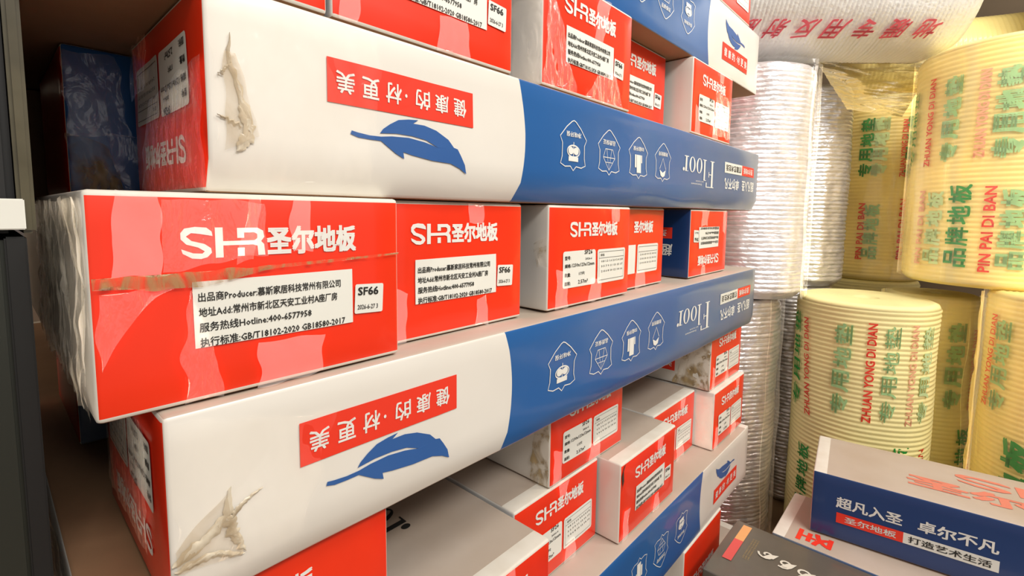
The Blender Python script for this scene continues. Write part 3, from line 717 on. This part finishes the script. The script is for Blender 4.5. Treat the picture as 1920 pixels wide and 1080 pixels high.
def froll(label, x, y, r, z0, z1, seed, fold=None, film=True, m='foil'):
    o = lathe('foil_roll', r, 0, z1-z0, M[m], pitch=.0125, amp=.0017, seed=seed, wob=.007, rnd=.02, jag=1.0, seg=96); o.location = (x, y, z0)
    tag(o, label, 'foil roll', 'silver foil underlay rolls')
    if film: shell(o, 'plastic_wrap', r+.008, .005, z1-z0+.004, M['foil_film'], seed, .005, 150, 300, fold)
    return o
froll('upper silver foil roll standing beside the carton stack under the lying foil roll', 1.475, .100, .165, -.246, .40, 11, (252, .014))
froll('lower silver foil roll beside the carton stack, standing on the floor in shade', 1.455, .145, .160, FZ, -.252, 12, (242, .010), True, 'shaded_foil')
froll('narrow silver foil roll behind the upper foil roll, next to the shaded yellow roll', 1.803, .013, .125, -.24, .40, 13, None, False)
froll('short foil roll deep in the gap, supporting the narrow foil roll', 1.806, .020, .112, FZ, -.242, 14, None, False)
# lying foil roll with red characters
p0, p1 = Vector((1.365, .205, .612)), Vector((1.790, -.315, .604)); ln = (p1-p0).length
lie = lathe('foil_roll', .168, 0, ln, mat('white_foil_fabric', (.88, .87, .84), .42, metal=.25, var=.03, bump=.5, bscale=120), pitch=.011, amp=.0008, seed=20, wob=.006, rnd=.045, jag=.4, seg=96)
tag(lie, 'white foil roll lying across the top with a line of upside-down red characters', 'foil roll', 'silver foil underlay rolls')
zax = (p1-p0).normalized(); xax = Vector((0, 0, 1)); yax = zax.cross(xax).normalized(); xax = yax.cross(zax).normalized()
mm_ = Matrix((xax, yax, zax)).transposed().to_4x4(); mm_.translation = p0; lie.matrix_world = mm_
# angle from +x(up) turning to +y ; find the side facing the aisle
sgn = 1 if yax.dot(Vector((-1, -.6, 0))) > 0 else -1
P, Fc = [], []
chars = '地暖专用反射膜'
for i, ch in enumerate(chars):
    vs, fs = text_geo(ch, .022); c = ln-.135-i*.0775; k = len(P)
    for x, y in vs:
        s = c+(.5-x)*.052            # characters run from the right end leftwards
        a = (R_(136)-(y-.5)*(-.052)/.172)*sgn if True else 0
        s += (y-.5)*-.018
        P.append(((.1745)*cos(a), (.1745)*sin(a), s))
    Fc += [tuple(j+k for j in f) for f in fs]
mesh('red_lettering', P, Fc, M['pinkink'], lie)
# sagging yellowish film under the lying roll
ctl = {}
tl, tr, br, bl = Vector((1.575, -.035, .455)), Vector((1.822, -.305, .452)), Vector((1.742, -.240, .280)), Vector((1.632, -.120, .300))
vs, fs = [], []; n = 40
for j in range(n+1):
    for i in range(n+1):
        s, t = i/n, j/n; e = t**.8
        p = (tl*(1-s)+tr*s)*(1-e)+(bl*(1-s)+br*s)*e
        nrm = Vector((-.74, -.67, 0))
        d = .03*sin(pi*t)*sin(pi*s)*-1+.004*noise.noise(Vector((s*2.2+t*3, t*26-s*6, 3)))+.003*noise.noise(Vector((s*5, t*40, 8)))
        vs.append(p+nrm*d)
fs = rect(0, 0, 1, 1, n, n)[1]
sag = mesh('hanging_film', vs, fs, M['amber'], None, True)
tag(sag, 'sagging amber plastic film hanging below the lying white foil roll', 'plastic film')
# top right corner
o = lathe('foam_roll', .13, 0, .62, M['foam_warm'], seed=31, wob=.006, rnd=.03); o.location = (2.02, -.16, .545)
o.rotation_euler = (R_(90), R_(0), R_(22)); tag(o, 'golden yellow roll lying in the dark top right corner behind the foil roll', 'foam roll', 'yellow foam underlay rolls')
o.location = (2.13, -.02, .545)
o = lathe('foam_roll', .10, 0, .55, M['foam'], seed=32, wob=.004); o.location = (2.10, -.625, .43)
tag(o, 'pale yellow roll end standing at the extreme top right corner', 'foam roll', 'yellow foam underlay rolls')

# ------------------------------------------------------------------ left edge: cabinet, strip, label
cab = bpy.data.objects.new('steel_cabinet', None); COL.objects.link(cab); cab.location = (-.3, .05, FZ)
tag(cab, 'dark green-black steel cabinet at the left edge below the small white label', 'cabinet')
bevel_box('cabinet_body', (-.35, .0, 0, .2015, .50, .966), M['cabinet'], cab, .002)
bevel_box('rubber_edge', (.2015, -.002, 0, .2115, .50, .966), M['black'], cab, .001)
up = bpy.data.objects.new('wrapped_bundle', None); COL.objects.link(up); up.location = (-.3, .05, -.028)
tag(up, 'tall dark bundle in olive film at the upper left edge above the cabinet', 'bundle')
bevel_box('bundle_body', (-.35, .002, 0, .208, .45, .75), M['black'], up, .004)
bevel_box('olive_strip', (.2085, -.001, .0, .2165, .30, .75), M['olive'], up, .002)
lab = bevel_box('white_label', (-.118, .043, -.0255, -.0885, .0479, -.0068), M['label'], None, .0006)
tag(lab, 'small white label on the left edge at the joint of cabinet and bundle', 'label')

for o in bpy.data.objects:
    for k in ('sd', 'wob', 'w'):
        if k in o: del o[k]
